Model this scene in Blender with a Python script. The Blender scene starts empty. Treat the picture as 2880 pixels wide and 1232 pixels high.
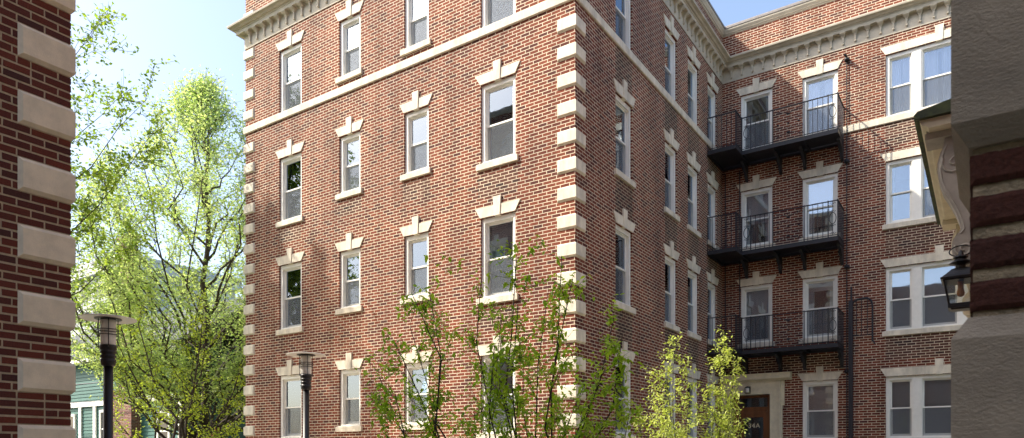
import bpy, math, random
from mathutils import Vector, Matrix
R = math.radians
scene = bpy.context.scene
COL = scene.collection
DC = 8.945            # the rear wing's court wall stands at this y; the long wing's at y = 0, its return at x = 0
WX = -10.1            # outer end of the long wing
COURSE = 0.0677
EZ = 1.6

# ------------------------------------------------------------------ helpers
class MB:
    def __init__(s): s.v = []; s.f = []; s.m = []; s.mi = 0
    def face(s, pts):
        n = len(s.v); s.v += [tuple(p) for p in pts]; s.f.append(tuple(range(n, n + len(pts)))); s.m.append(s.mi)
    def mesh(s, vs, fs):
        n = len(s.v); s.v += [tuple(p) for p in vs]
        for f in fs: s.f.append(tuple(i + n for i in f)); s.m.append(s.mi)
    def box(s, x0, x1, y0, y1, z0, z1):
        s.mesh([(x0,y0,z0),(x1,y0,z0),(x1,y1,z0),(x0,y1,z0),(x0,y0,z1),(x1,y0,z1),(x1,y1,z1),(x0,y1,z1)],
               [(0,3,2,1),(4,5,6,7),(0,1,5,4),(1,2,6,5),(2,3,7,6),(3,0,4,7)])
    def loft(s, rings, cap=True, closed=True):
        n = len(s.v); k = len(rings[0])
        for r in rings: s.v += [tuple(p) for p in r]
        for i in range(len(rings) - 1):
            for j in range(k if closed else k - 1):
                a = n + i*k + j; b = n + i*k + (j+1) % k
                s.f.append((a, b, b + k, a + k)); s.m.append(s.mi)
        if cap:
            s.f.append(tuple(n + j for j in reversed(range(k)))); s.m.append(s.mi)
            s.f.append(tuple(n + (len(rings)-1)*k + j for j in range(k))); s.m.append(s.mi)
    def tube(s, pts, rad, n=6, cap=True):
        rings = []; pts = [Vector(p) for p in pts]
        if not hasattr(rad, '__len__'): rad = [rad]*len(pts)
        prev = None
        for i, p in enumerate(pts):
            d = (pts[min(i+1, len(pts)-1)] - pts[max(i-1, 0)])
            if d.length < 1e-9: d = Vector((0,0,1))
            d.normalize()
            if prev is None:
                up = Vector((0,0,1)) if abs(d.z) < .9 else Vector((1,0,0))
                a = d.cross(up).normalized()
            else:
                a = (prev - d*prev.dot(d))
                a = a.normalized() if a.length > 1e-6 else d.orthogonal().normalized()
            prev = a; b = d.cross(a)
            rings.append([p + (a*math.cos(2*math.pi*j/n) + b*math.sin(2*math.pi*j/n))*rad[i] for j in range(n)])
        s.loft(rings, cap)
    def lathe(s, prof, c=(0,0,0), n=24):
        s.loft([[(c[0]+r*math.cos(2*math.pi*j/n), c[1]+r*math.sin(2*math.pi*j/n), c[2]+z) for j in range(n)] for r, z in prof])
    def prism(s, poly, a0, a1, ax='y'):
        P = {'y': lambda u, w, a: (u, a, w), 'x': lambda u, w, a: (a, u, w), 'z': lambda u, w, a: (u, w, a)}[ax]
        s.loft([[P(u, w, a0) for u, w in poly], [P(u, w, a1) for u, w in poly]])
    def build(s, name, mats, parent=None, smooth=False, loc=(0,0,0)):
        me = bpy.data.meshes.new(name); me.from_pydata([Vector(v) - Vector(loc) for v in s.v] if loc != (0,0,0) else s.v, [], s.f)
        if not isinstance(mats, (list, tuple)): mats = [mats]
        for m in mats: me.materials.append(m)
        if len(mats) > 1: me.polygons.foreach_set('material_index', s.m)
        if smooth: me.polygons.foreach_set('use_smooth', [True]*len(me.polygons))
        me.update()
        return link(name, me, parent, loc)

def link(name, data, parent=None, loc=(0,0,0), rz=0):
    o = bpy.data.objects.new(name, data); COL.objects.link(o)
    o.location = loc; o.rotation_euler = (0, 0, rz)
    if parent: o.parent = parent
    return o
def tag(o, label=None, cat=None, group=None, kind=None):
    if label: o['label'] = label
    if cat: o['category'] = cat
    if group: o['group'] = group
    if kind: o['kind'] = kind
    return o
def thing(name, label, cat, loc=(0,0,0), group=None, rz=0):
    return tag(link(name, None, None, loc, rz), label, cat, group)
def sub(name, mb, mat, parent, smooth=False):
    """mesh given in world coordinates, parented to an Empty that stands somewhere else"""
    o = mb.build(name, mat, parent, smooth); w = Vector((0,0,0)); p = parent
    while p: w += Vector(p.location); p = p.parent
    o.location = -w
    return o

# ------------------------------------------------------------------ materials
def newmat(name):
    m = bpy.data.materials.new(name); m.use_nodes = True; nt = m.node_tree; nt.nodes.clear()
    out = nt.nodes.new('ShaderNodeOutputMaterial')
    return m, nt, out
def node(nt, t, **kw):
    n = nt.nodes.new('ShaderNode' + t)
    for k, v in kw.items():
        if k.startswith('i_'):
            key = k[2:].replace('_', ' '); n.inputs[key].default_value = v
        else: setattr(n, k, v)
    return n
def L(nt, a, b): nt.links.new(a, b)
def rgb(*c): return (c[0], c[1], c[2], 1)

def plain(name, col, rough=.6, metal=0, noise=.0, nscale=20, bump=0, bscale=60, spec=.5, col2=None, zs=1):
    m, nt, out = newmat(name)
    p = node(nt, 'BsdfPrincipled'); p.inputs['Roughness'].default_value = rough; p.inputs['Metallic'].default_value = metal
    p.inputs['Specular IOR Level'].default_value = spec
    g = node(nt, 'NewGeometry'); mp = node(nt, 'Mapping'); L(nt, g.outputs['Position'], mp.inputs['Vector']); mp.inputs['Scale'].default_value = (1,1,zs)
    if noise > 0 or col2:
        n = node(nt, 'TexNoise', i_Scale=nscale, i_Detail=6.0, i_Roughness=.65); L(nt, mp.outputs[0], n.inputs['Vector'])
        mx = node(nt, 'MixRGB'); c2 = col2 or tuple(max(0, c*(1-noise)) for c in col); c1 = col if col2 else tuple(c*(1+noise*.5) for c in col)
        mx.inputs[1].default_value = rgb(*c1); mx.inputs[2].default_value = rgb(*c2)
        rp = node(nt, 'ValToRGB'); rp.color_ramp.elements[0].position = .35; rp.color_ramp.elements[1].position = .65
        L(nt, n.outputs['Fac'], rp.inputs[0]); L(nt, rp.outputs[0], mx.inputs[0]); L(nt, mx.outputs[0], p.inputs['Base Color'])
    else: p.inputs['Base Color'].default_value = rgb(*col)
    if bump:
        n2 = node(nt, 'TexNoise', i_Scale=bscale, i_Detail=5.0, i_Roughness=.6); L(nt, mp.outputs[0], n2.inputs['Vector'])
        b = node(nt, 'Bump', i_Strength=1.0, i_Distance=bump); L(nt, n2.outputs['Fac'], b.inputs['Height']); L(nt, b.outputs[0], p.inputs['Normal'])
    L(nt, p.outputs[0], out.inputs[0]); return m

def brickmat(name, c1, c2, c3, mortar, dark=0.0, msize=.0072, zoff=10.01, bw=.2032):
    m, nt, out = newmat(name)
    g = node(nt, 'NewGeometry'); sp = node(nt, 'SeparateXYZ'); L(nt, g.outputs['Position'], sp.inputs[0])
    sn = node(nt, 'SeparateXYZ'); L(nt, g.outputs['True Normal'], sn.inputs[0])
    ab = node(nt, 'Math', operation='ABSOLUTE'); L(nt, sn.outputs['X'], ab.inputs[0])
    gt = node(nt, 'Math', operation='GREATER_THAN'); L(nt, ab.outputs[0], gt.inputs[0]); gt.inputs[1].default_value = .7
    mu = node(nt, 'Mix', data_type='FLOAT'); L(nt, gt.outputs[0], mu.inputs[0]); L(nt, sp.outputs['X'], mu.inputs[2]); L(nt, sp.outputs['Y'], mu.inputs[3])
    au = node(nt, 'Math', operation='ADD'); L(nt, mu.outputs[0], au.inputs[0]); au.inputs[1].default_value = 40*.2032
    az = node(nt, 'Math', operation='ADD'); L(nt, sp.outputs['Z'], az.inputs[0]); az.inputs[1].default_value = 200*COURSE - zoff
    # irregular horizontal shift of some courses so that the bond is not perfectly regular
    fl = node(nt, 'Math', operation='DIVIDE'); L(nt, az.outputs[0], fl.inputs[0]); fl.inputs[1].default_value = COURSE
    f2 = node(nt, 'Math', operation='FLOOR'); L(nt, fl.outputs[0], f2.inputs[0])
    wn = node(nt, 'TexWhiteNoise', noise_dimensions='1D'); L(nt, f2.outputs[0], wn.inputs['W'])
    sh = node(nt, 'Math', operation='MULTIPLY'); L(nt, wn.outputs['Value'], sh.inputs[0]); sh.inputs[1].default_value = .022
    ad = node(nt, 'Math', operation='ADD'); L(nt, au.outputs[0], ad.inputs[0]); L(nt, sh.outputs[0], ad.inputs[1])
    cv = node(nt, 'CombineXYZ'); L(nt, ad.outputs[0], cv.inputs[0]); L(nt, az.outputs[0], cv.inputs[1])
    def bt(ca, cb, off=.5, msz=msize):
        b = node(nt, 'TexBrick', offset=off, squash=1.0)
        b.inputs['Scale'].default_value = 1; b.inputs['Mortar Size'].default_value = msz; b.inputs['Mortar Smooth'].default_value = .12
        b.inputs['Brick Width'].default_value = bw; b.inputs['Row Height'].default_value = COURSE
        b.inputs['Color1'].default_value = rgb(*ca); b.inputs['Color2'].default_value = rgb(*cb); b.inputs['Mortar'].default_value = rgb(*mortar)
        L(nt, cv.outputs[0], b.inputs['Vector']); return b
    b1 = bt((0,0,0), (1,1,1)); b1.inputs['Mortar'].default_value = (.5,.5,.5,1)
    rp = node(nt, 'ValToRGB'); cr = rp.color_ramp; cr.interpolation = 'LINEAR'
    cr.elements[0].position = 0; cr.elements[0].color = rgb(*c3); cr.elements[1].position = 1; cr.elements[1].color = rgb(*[c*1.18 for c in c1])
    e = cr.elements.new(.28); e.color = rgb(*c2); e = cr.elements.new(.6); e.color = rgb(*c1)
    L(nt, b1.outputs['Color'], rp.inputs[0])
    # large soft mottling + fine grain
    n1 = node(nt, 'TexNoise', i_Scale=.55, i_Detail=5.0, i_Roughness=.6); L(nt, g.outputs['Position'], n1.inputs['Vector'])
    r1 = node(nt, 'ValToRGB'); r1.color_ramp.elements[0].position = .32; r1.color_ramp.elements[0].color = (.74,.72,.74,1); r1.color_ramp.elements[1].position = .68; r1.color_ramp.elements[1].color = (1.16,1.13,1.08,1)
    L(nt, n1.outputs['Fac'], r1.inputs[0])
    mps = node(nt, 'Mapping'); mps.inputs['Scale'].default_value = (2.6, 2.6, .28); L(nt, g.outputs['Position'], mps.inputs['Vector'])
    ns = node(nt, 'TexNoise', i_Scale=1.0, i_Detail=7.0, i_Roughness=.7); L(nt, mps.outputs[0], ns.inputs['Vector'])
    rs = node(nt, 'ValToRGB'); rs.color_ramp.elements[0].position = .36; rs.color_ramp.elements[0].color = (.76,.74,.73,1); rs.color_ramp.elements[1].position = .56; rs.color_ramp.elements[1].color = (1.04,1.04,1.04,1); L(nt, ns.outputs['Fac'], rs.inputs[0])
    ms = node(nt, 'MixRGB', blend_type='MULTIPLY'); ms.inputs[0].default_value = 1; L(nt, r1.outputs[0], ms.inputs[1]); L(nt, rs.outputs[0], ms.inputs[2]); r1 = ms
    m1 = node(nt, 'MixRGB', blend_type='MULTIPLY'); m1.inputs[0].default_value = 1; L(nt, rp.outputs[0], m1.inputs[1]); L(nt, r1.outputs[0], m1.inputs[2])
    n2 = node(nt, 'TexNoise', i_Scale=55.0, i_Detail=4.0); L(nt, g.outputs['Position'], n2.inputs['Vector'])
    r2 = node(nt, 'ValToRGB'); r2.color_ramp.elements[0].color = (.7,.7,.7,1); r2.color_ramp.elements[1].color = (1.3,1.3,1.3,1)
    L(nt, n2.outputs['Fac'], r2.inputs[0])
    m2 = node(nt, 'MixRGB', blend_type='MULTIPLY'); m2.inputs[0].default_value = 1; L(nt, m1.outputs[0], m2.inputs[1]); L(nt, r2.outputs[0], m2.inputs[2])
    mm = node(nt, 'MixRGB'); L(nt, b1.outputs['Fac'], mm.inputs[0]); L(nt, m2.outputs[0], mm.inputs[1])
    mo = node(nt, 'MixRGB', blend_type='MULTIPLY'); mo.inputs[0].default_value = 1; mo.inputs[1].default_value = rgb(*mortar); L(nt, r1.outputs[0], mo.inputs[2])
    L(nt, mo.outputs[0], mm.inputs[2])
    p = node(nt, 'BsdfPrincipled'); p.inputs['Roughness'].default_value = .85; p.inputs['Specular IOR Level'].default_value = .25
    L(nt, mm.outputs[0], p.inputs['Base Color'])
    iv = node(nt, 'Math', operation='SUBTRACT'); iv.inputs[0].default_value = 1; L(nt, b1.outputs['Fac'], iv.inputs[1])
    hh = node(nt, 'Math', operation='MULTIPLY_ADD'); L(nt, n2.outputs['Fac'], hh.inputs[0]); hh.inputs[1].default_value = .25; L(nt, iv.outputs[0], hh.inputs[2])
    bp = node(nt, 'Bump', i_Strength=.8, i_Distance=.006); L(nt, hh.outputs[0], bp.inputs['Height']); L(nt, bp.outputs[0], p.inputs['Normal'])
    L(nt, p.outputs[0], out.inputs[0]); return m

def islandmat(name, cols, rough=.8, bump=.002, bscale=70, spec=.25):
    """solid bricks modelled one by one: each island picks its own fired colour"""
    m, nt, out = newmat(name)
    g = node(nt, 'NewGeometry'); rp = node(nt, 'ValToRGB'); cr = rp.color_ramp
    cr.elements[0].color = rgb(*cols[0]); cr.elements[1].color = rgb(*cols[-1])
    for i, c in enumerate(cols[1:-1]): e = cr.elements.new((i+1)/(len(cols)-1)); e.color = rgb(*c)
    L(nt, g.outputs['Random Per Island'], rp.inputs[0])
    n = node(nt, 'TexNoise', i_Scale=bscale, i_Detail=6.0, i_Roughness=.65); L(nt, g.outputs['Position'], n.inputs['Vector'])
    r2 = node(nt, 'ValToRGB'); r2.color_ramp.elements[0].position = .3; r2.color_ramp.elements[1].position = .7; r2.color_ramp.elements[0].color = (.65,.65,.65,1); r2.color_ramp.elements[1].color = (1.25,1.25,1.25,1)
    L(nt, n.outputs['Fac'], r2.inputs[0])
    mx = node(nt, 'MixRGB', blend_type='MULTIPLY'); mx.inputs[0].default_value = 1; L(nt, rp.outputs[0], mx.inputs[1]); L(nt, r2.outputs[0], mx.inputs[2])
    p = node(nt, 'BsdfPrincipled'); p.inputs['Roughness'].default_value = rough; p.inputs['Specular IOR Level'].default_value = spec
    L(nt, mx.outputs[0], p.inputs['Base Color'])
    b = node(nt, 'Bump', i_Strength=1.0, i_Distance=bump); L(nt, n.outputs['Fac'], b.inputs['Height']); L(nt, b.outputs[0], p.inputs['Normal'])
    L(nt, p.outputs[0], out.inputs[0]); return m

def leafmat(name, ca, cb, trans=.45, tcol=1.5):
    m, nt, out = newmat(name)
    g = node(nt, 'NewGeometry'); rp = node(nt, 'ValToRGB')
    rp.color_ramp.elements[0].color = rgb(*ca); rp.color_ramp.elements[1].color = rgb(*cb)
    L(nt, g.outputs['Random Per Island'], rp.inputs[0])
    p = node(nt, 'BsdfPrincipled'); p.inputs['Roughness'].default_value = .5; p.inputs['Specular IOR Level'].default_value = .35
    L(nt, rp.outputs[0], p.inputs['Base Color'])
    t = node(nt, 'BsdfTranslucent'); mu = node(nt, 'MixRGB', blend_type='MULTIPLY'); mu.inputs[0].default_value = 1
    mu.inputs[2].default_value = (tcol, tcol, tcol*.55, 1); L(nt, rp.outputs[0], mu.inputs[1]); L(nt, mu.outputs[0], t.inputs[0])
    mx = node(nt, 'MixShader'); mx.inputs[0].default_value = trans; L(nt, p.outputs[0], mx.inputs[1]); L(nt, t.outputs[0], mx.inputs[2])
    L(nt, mx.outputs[0], out.inputs[0]); return m

def glassmat(name, base=.14, ior=1.5, tint=(1,1,1)):
    m, nt, out = newmat(name)
    fr = node(nt, 'Fresnel', i_IOR=ior); ad = node(nt, 'Math', operation='ADD', use_clamp=True); L(nt, fr.outputs[0], ad.inputs[0]); ad.inputs[1].default_value = base
    g = node(nt, 'BsdfGlossy', i_Roughness=.02); g.inputs['Color'].default_value = (.72,.85,1,1)
    nz = node(nt, 'TexNoise', i_Scale=1.6, i_Detail=2.0); ge = node(nt, 'NewGeometry'); L(nt, ge.outputs['Position'], nz.inputs['Vector'])
    bp = node(nt, 'Bump', i_Strength=.12, i_Distance=.01); L(nt, nz.outputs['Fac'], bp.inputs['Height']); L(nt, bp.outputs[0], g.inputs['Normal'])
    t = node(nt, 'BsdfTransparent'); t.inputs[0].default_value = rgb(*tint)
    mx = node(nt, 'MixShader'); L(nt, ad.outputs[0], mx.inputs[0]); L(nt, t.outputs[0], mx.inputs[1]); L(nt, g.outputs[0], mx.inputs[2])
    L(nt, mx.outputs[0], out.inputs[0]); return m

def screenmat(name, col=(.20,.22,.24), cover=.45):
    m, nt, out = newmat(name)
    p = node(nt, 'BsdfDiffuse'); p.inputs[0].default_value = rgb(*col)
    t = node(nt, 'BsdfTransparent'); mx = node(nt, 'MixShader'); mx.inputs[0].default_value = cover
    L(nt, t.outputs[0], mx.inputs[1]); L(nt, p.outputs[0], mx.inputs[2]); L(nt, mx.outputs[0], out.inputs[0]); return m

M = {}
M['brick'] = brickmat('red_brick', (.205,.056,.031), (.155,.040,.025), (.092,.031,.027), (.74,.655,.50))
M['brickdark'] = brickmat('dark_burnt_brick', (.12,.052,.04), (.085,.042,.035), (.055,.036,.034), (.58,.50,.36))
M['brickmix'] = brickmat('brown_brick', (.14,.06,.042), (.11,.046,.035), (.06,.036,.032), (.78,.68,.52))
M['stone'] = plain('limestone', (.78,.71,.57), .8, noise=.24, nscale=5, bump=.003, bscale=60, zs=.35)
M['stonecor'] = plain('painted_cornice', (.56,.51,.41), .75, noise=.16, nscale=3, bump=.001)
M['stonenear'] = plain('rough_limestone', (.82,.68,.48), .85, noise=.12, nscale=7, bump=.003, bscale=130)
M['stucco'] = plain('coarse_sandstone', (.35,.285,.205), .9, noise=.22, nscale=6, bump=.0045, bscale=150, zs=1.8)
M['white'] = plain('white_window_paint', (.89,.88,.81), .45, noise=.05, nscale=8)
M['cream'] = plain('cream_paint', (.70,.63,.46), .6, noise=.12, nscale=6)
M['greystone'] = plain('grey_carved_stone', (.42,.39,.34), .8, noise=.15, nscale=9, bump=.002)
M['iron'] = plain('black_iron', (.018,.018,.024), .5, noise=.3, nscale=30, spec=.5)
M['lampblack'] = plain('black_lamp_paint', (.012,.012,.013), .38, spec=.5)
M['diffuser'] = plain('opal_glass', (.82,.80,.74), .35)
M['disc'] = plain('white_lamp_underside', (.82,.80,.76), .4)
M['bark'] = plain('bark', (.075,.058,.045), .9, noise=.5, nscale=14, bump=.01, bscale=25)
M['barkdark'] = plain('dark_bark', (.045,.034,.028), .85, noise=.4, nscale=30, bump=.003)
M['glass'] = glassmat('window_glass', .15, 1.52)
M['glassd'] = glassmat('plain_glass', .05, 1.45)
M['screen'] = screenmat('insect_mesh')
M['blind'] = plain('white_blind', (.56,.57,.58), .8)
M['curtain'] = plain('pale_curtain', (.46,.50,.53), .9)
M['dark'] = plain('interior_plaster', (.16,.15,.14), .9)
M['roofing'] = plain('grey_flashing', (.22,.20,.19), .6, noise=.2)
M['wood'] = plain('varnished_oak', (.19,.070,.022), .35, noise=.35, nscale=9, zs=.15)
M['gold'] = plain('gold_leaf', (.92,.82,.58), .4)
M['copper'] = plain('weathered_copper', (.018,.028,.018), .7, noise=.5, nscale=12, col2=(.07,.10,.03))
M['bulb'] = plain('amber_bulb', (.75,.30,.05), .3)
M['teal'] = plain('teal_clapboard', (.040,.135,.110), .6, noise=.08, nscale=4)
M['greyhouse'] = plain('lavender_grey_siding', (.30,.28,.33), .7, noise=.1)
M['shingle'] = plain('grey_shingle', (.42,.43,.46), .8, noise=.2, nscale=6)
M['darkshingle'] = plain('dark_shingle', (.09,.10,.10), .8, noise=.3, nscale=6)
M['asphalt'] = plain('asphalt', (.05,.05,.052), .9, noise=.3, nscale=40)
M['lawn'] = plain('lawn_soil', (.05,.08,.025), .9, noise=.5, nscale=30, bump=.02)
M['paving'] = plain('pale_stone_paving', (.58,.50,.38), .85, noise=.2, nscale=8, bump=.002)
M['chimney'] = brickmat('chimney_brick', (.20,.075,.06), (.15,.06,.05), (.10,.05,.045), (.35,.30,.26))
M['greyroofwhite'] = plain('white_concrete', (.62,.63,.66), .8, noise=.05)
M['bigwindow'] = plain('dark_glazing', (.03,.035,.045), .15, spec=.6)
M['leafspring'] = leafmat('spring_leaves', (.27,.40,.13), (.64,.73,.42), .5)
M['leafyellow'] = leafmat('yellow_spring_leaves', (.30,.40,.035), (.55,.62,.12), .5)
M['leafpale'] = leafmat('pale_sunlit_leaves', (.34,.42,.08), (.66,.72,.28), .5)
M['leafdeep'] = leafmat('deep_green_leaves', (.16,.30,.02), (.40,.54,.06), .5, 1.8)
M['leafmaple'] = leafmat('maple_leaves', (.14,.24,.03), (.36,.46,.07), .5)
M['leafred'] = leafmat('redbud_leaves', (.30,.06,.08), (.42,.12,.14), .4)

# ------------------------------------------------------------------ generic building pieces
def wall(mb, plane, c, u0, u1, z0, z1, holes, out, depth=.12, panels=(), pmi=0):
    """flat wall on x=c ('x') or y=c ('y'), outward sign `out`, rectangular openings with brick reveals"""
    us = sorted(set([u0, u1] + [h[0] for h in holes] + [h[1] for h in holes] + [p[0] for p in panels] + [p[1] for p in panels]))
    zs = sorted(set([z0, z1] + [h[2] for h in holes] + [h[3] for h in holes] + [p[2] for p in panels] + [p[3] for p in panels]))
    us = [u for u in us if u0 <= u <= u1]; zs = [z for z in zs if z0 <= z <= z1]
    P = (lambda u, z, d=0: (c - out*d, u, z)) if plane == 'x' else (lambda u, z, d=0: (u, c - out*d, z))
    for i in range(len(us)-1):
        for j in range(len(zs)-1):
            uc, zc = (us[i]+us[i+1])/2, (zs[j]+zs[j+1])/2
            if any(h[0] < uc < h[1] and h[2] < zc < h[3] for h in holes): continue
            mb.mi = (pmi if pmi else 1) if any(p[0] < uc < p[1] and p[2] < zc < p[3] for p in panels) else 0
            mb.face([P(us[i], zs[j]), P(us[i+1], zs[j]), P(us[i+1], zs[j+1]), P(us[i], zs[j+1])])
    mb.mi = 0
    for a, b, e, f in holes:
        mb.face([P(a,e), P(a,f), P(a,f,depth), P(a,e,depth)]); mb.face([P(b,e), P(b,f), P(b,f,depth), P(b,e,depth)])
        mb.face([P(a,f), P(b,f), P(b,f,depth), P(a,f,depth)]); mb.face([P(a,e), P(b,e), P(b,e,depth), P(a,e,depth)])

def sweep(mb, prof, path):
    """profile (projection, z) along a plan polyline, outward on the right-hand side, mitred at the turns"""
    rings = []
    n = len(path)
    for i, p in enumerate(path):
        p = Vector(p)
        dirs = []
        if i > 0: dirs.append((p - Vector(path[i-1])).normalized())
        if i < n-1: dirs.append((Vector(path[i+1]) - p).normalized())
        ns = [Vector((d.y, -d.x)) for d in dirs]
        if len(ns) == 2:
            b = ns[0] + ns[1]; b = b/(b.dot(ns[0]))
        else: b = ns[0]
        rings.append([(p.x + b.x*q, p.y + b.y*q, z) for q, z in prof])
    mb.loft(rings)

def quoin_mesh(sx, sy, e=.038, w=.39, h=.27, c=.03):
    """corner block with chamfered margins; corner at the origin, outward signs sx, sy; z from 0 to h"""
    m = MB(); rings = []
    for t, z in ((0, 0), (1, c), (1, h - c), (0, h)):
        p = .002 + (e - .002)*t
        pts = [(-w, .02), (-w, -.001), (-w + c*t, -p), (p, -p), (p, w - c*t), (.001, w), (-.02, w), (-.05, .05)]
        rings.append([(x*sx, y*sy, z) for x, y in pts])   # outward is +x and -y before the signs are applied
    m.loft(rings); return m

# ---- windows: local frame, x along the wall, y inward, z up from the top of the sill
cache = {}
def cached(key, fn, mat, smooth=False):
    if key not in cache:
        m = MB(); fn(m)
        me = bpy.data.meshes.new(key[0]); me.from_pydata(m.v, [], m.f)
        for mm in (mat if isinstance(mat, list) else [mat]): me.materials.append(mm)
        if smooth: me.polygons.foreach_set('use_smooth', [True]*len(me.polygons))
        me.update(); cache[key] = me
    return cache[key]

def frame(m, x0, x1, z0, z1, y0, y1, wl, wt, wb):
    m.box(x0, x0+wl, y0, y1, z0, z1); m.box(x1-wl, x1, y0, y1, z0, z1)
    m.box(x0+wl, x1-wl, y0, y1, z1-wt, z1); m.box(x0+wl, x1-wl, y0, y1, z0, z0+wb)

def lintel_fn(w, key=True, kx=0):
    def fn(m):
        a, b = w/2, w/2 + .125
        segs = [(-1, kx - .075, kx - .095), (1, kx + .075, kx + .095)]
        m.prism([(-a, .002), (kx-.075, .002), (kx-.085, .21), (-b, .21)], -.022, .1)
        m.prism([(kx+.075, .002), (a, .002), (b, .21), (kx+.085, .21)], -.022, .1)
    return fn
def key_fn(kx=0):
    def fn(m):
        m.prism([(kx-.072, -.012), (kx+.072, -.012), (kx+.096, .380), (kx-.096, .380)], -.040, .1)
    return fn

def sashes(par, x0, x1, H, tag_, style, rng):
    """one double-hung unit between x0 and x1 (inside the casing), full height H"""
    cx_ = (x0+x1)/2; w = x1-x0
    k = (round(w, 3), round(H, 3))
    zb, zt = .035, H - .10; zm = (zb+zt)/2 + .01
    off = (cx_, 0, 0)
    link('upper_sash', cached(('upper_sash',)+k, lambda m: frame(m, -w/2, w/2, zm-.018, zt, .112, .145, .042, .045, .036), M['white']), par, off)
    link('lower_sash', cached(('lower_sash',)+k, lambda m: frame(m, -w/2, w/2, zb, zm+.018, .150, .183, .048, .036, .075), M['white']), par, off)
    def pane(m, a, b, y): m.box(-w/2+.03, w/2-.03, y, y+.004, a, b)
    link('pane', cached(('pane','u')+k, lambda m: pane(m, zm, zt-.03, .128), M['glass']), par, off)
    link('pane', cached(('pane','l')+k, lambda m: pane(m, zb+.05, zm, .166), M['glass']), par, off)
    if style.get('screen', True):
        link('insect_screen', cached(('screen',)+k, lambda m: m.face([(-w/2+.005, .125, zb+.02), (w/2-.005, .125, zb+.02), (w/2-.005, .125, zm-.02), (-w/2+.005, .125, zm-.02)]), M['screen']), par, off)
    bl = style.get('blind', 0)
    if bl > 0:
        zlo = zt - (zt-zb)*bl
        def slats(m):
            n = int((zt - zlo)/.028); ys = []
            for i in range(n+1):
                z = zt - i*.028; ys.append((z, .245)); ys.append((z-.022, .262))
            m.loft([[(-w/2, y, z) for z, y in ys], [(w/2, y, z) for z, y in ys]], cap=False, closed=False)
        link('blind', cached(('blind', round(bl,2))+k, slats, M['blind']), par, off)
    cu = style.get('curtain', 0)
    if cu > 0:
        sd = rng.random()
        def folds(m):
            n = 26; rr = random.Random(int(sd*1e6))
            ph = rr.random()*6
            for side in (-1, 1):
                a, b = (-w/2, -w/2 + w*.5*cu) if side < 0 else (w/2 - w*.5*cu, w/2)
                top = [(a + (b-a)*i/n, .30 + .022*math.sin(ph + i*1.15) + .008*math.sin(i*2.7), zt) for i in range(n+1)]
                bot = [(a + (b-a)*i/n, .30 + .030*math.sin(ph + i*1.05) + .010*math.sin(i*2.3), zb) for i in range(n+1)]
                m.loft([top, bot], cap=False, closed=False)
        m = MB(); folds(m); m.build('curtain', M['curtain'], par, True).location = off

def window(bld, plane, c, ucen, z0, z1, w, style, rng, sill=True, mull=None, label=None):
    H = z1 - z0; k = (round(w,3), round(H,3), sill, mull is not None)
    def casing(m):
        e = .003
        frame(m, -w/2+e, w/2-e, e, H-e, .045, .20, .078, .095, .03)
        frame(m, -w/2+.078, w/2-.078, .03, H-.095, .085, .20, .016, .018, .006)
        m.box(-w/2+.05, w/2-.05, .02, .15, .001, .034)
        if mull:
            for a, b in mull: m.box(a, b, .05, .20, .034, H-.098); m.box(a+.03, b-.03, .03, .06, .034, H-.098)
    o = link('window', cached(('window',)+k+((tuple(mull),) if mull else ()), casing, M['white']), bld)
    bp = Vector(bld.location)
    if plane == 'y': o.location = Vector((ucen, c, z0)) - bp
    else: o.location = Vector((c, ucen, z0)) - bp; o.rotation_euler = (0,0,R(90))
    if label: o['label'] = label
    edges = [-w/2+.094] + ([x for ab in mull for x in ab] if mull else []) + [w/2-.094]
    for i in range(0, len(edges), 2): sashes(o, edges[i], edges[i+1], H, k, style[i//2] if isinstance(style, list) else style, rng)
    lo = link('lintel', cached(('lintel', round(w,3)), lintel_fn(w), M['stone']), o, (0,0,H))
    link('keystone', cached(('keystone',), key_fn(), M['stone']), o, (0,0,H))
    if sill:
        def sl(m):
            a = w/2 + .075
            m.loft([[(-a,-.055,-.14),(a,-.055,-.14),(a,.1,-.14),(-a,.1,-.14)],[(-a,-.055,-.022),(a,-.055,-.022),(a,.1,-.002),(-a,.1,-.002)],
                    [(-w/2-.02,-.03,-.004),(w/2+.02,-.03,-.004),(w/2-.004,.1,.016),(-w/2+.004,.1,.016)]])
        link('sill', cached(('sill', round(w,3)), sl, M['stone']), o)
    return o

HEAD = [12.07, 9.29, 6.53, 3.69]
TALL = [10.452, 7.66, 4.88, 2.09]
SMALL = [10.72, 7.92, 5.16, 2.34]
rng = random.Random(5)

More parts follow.
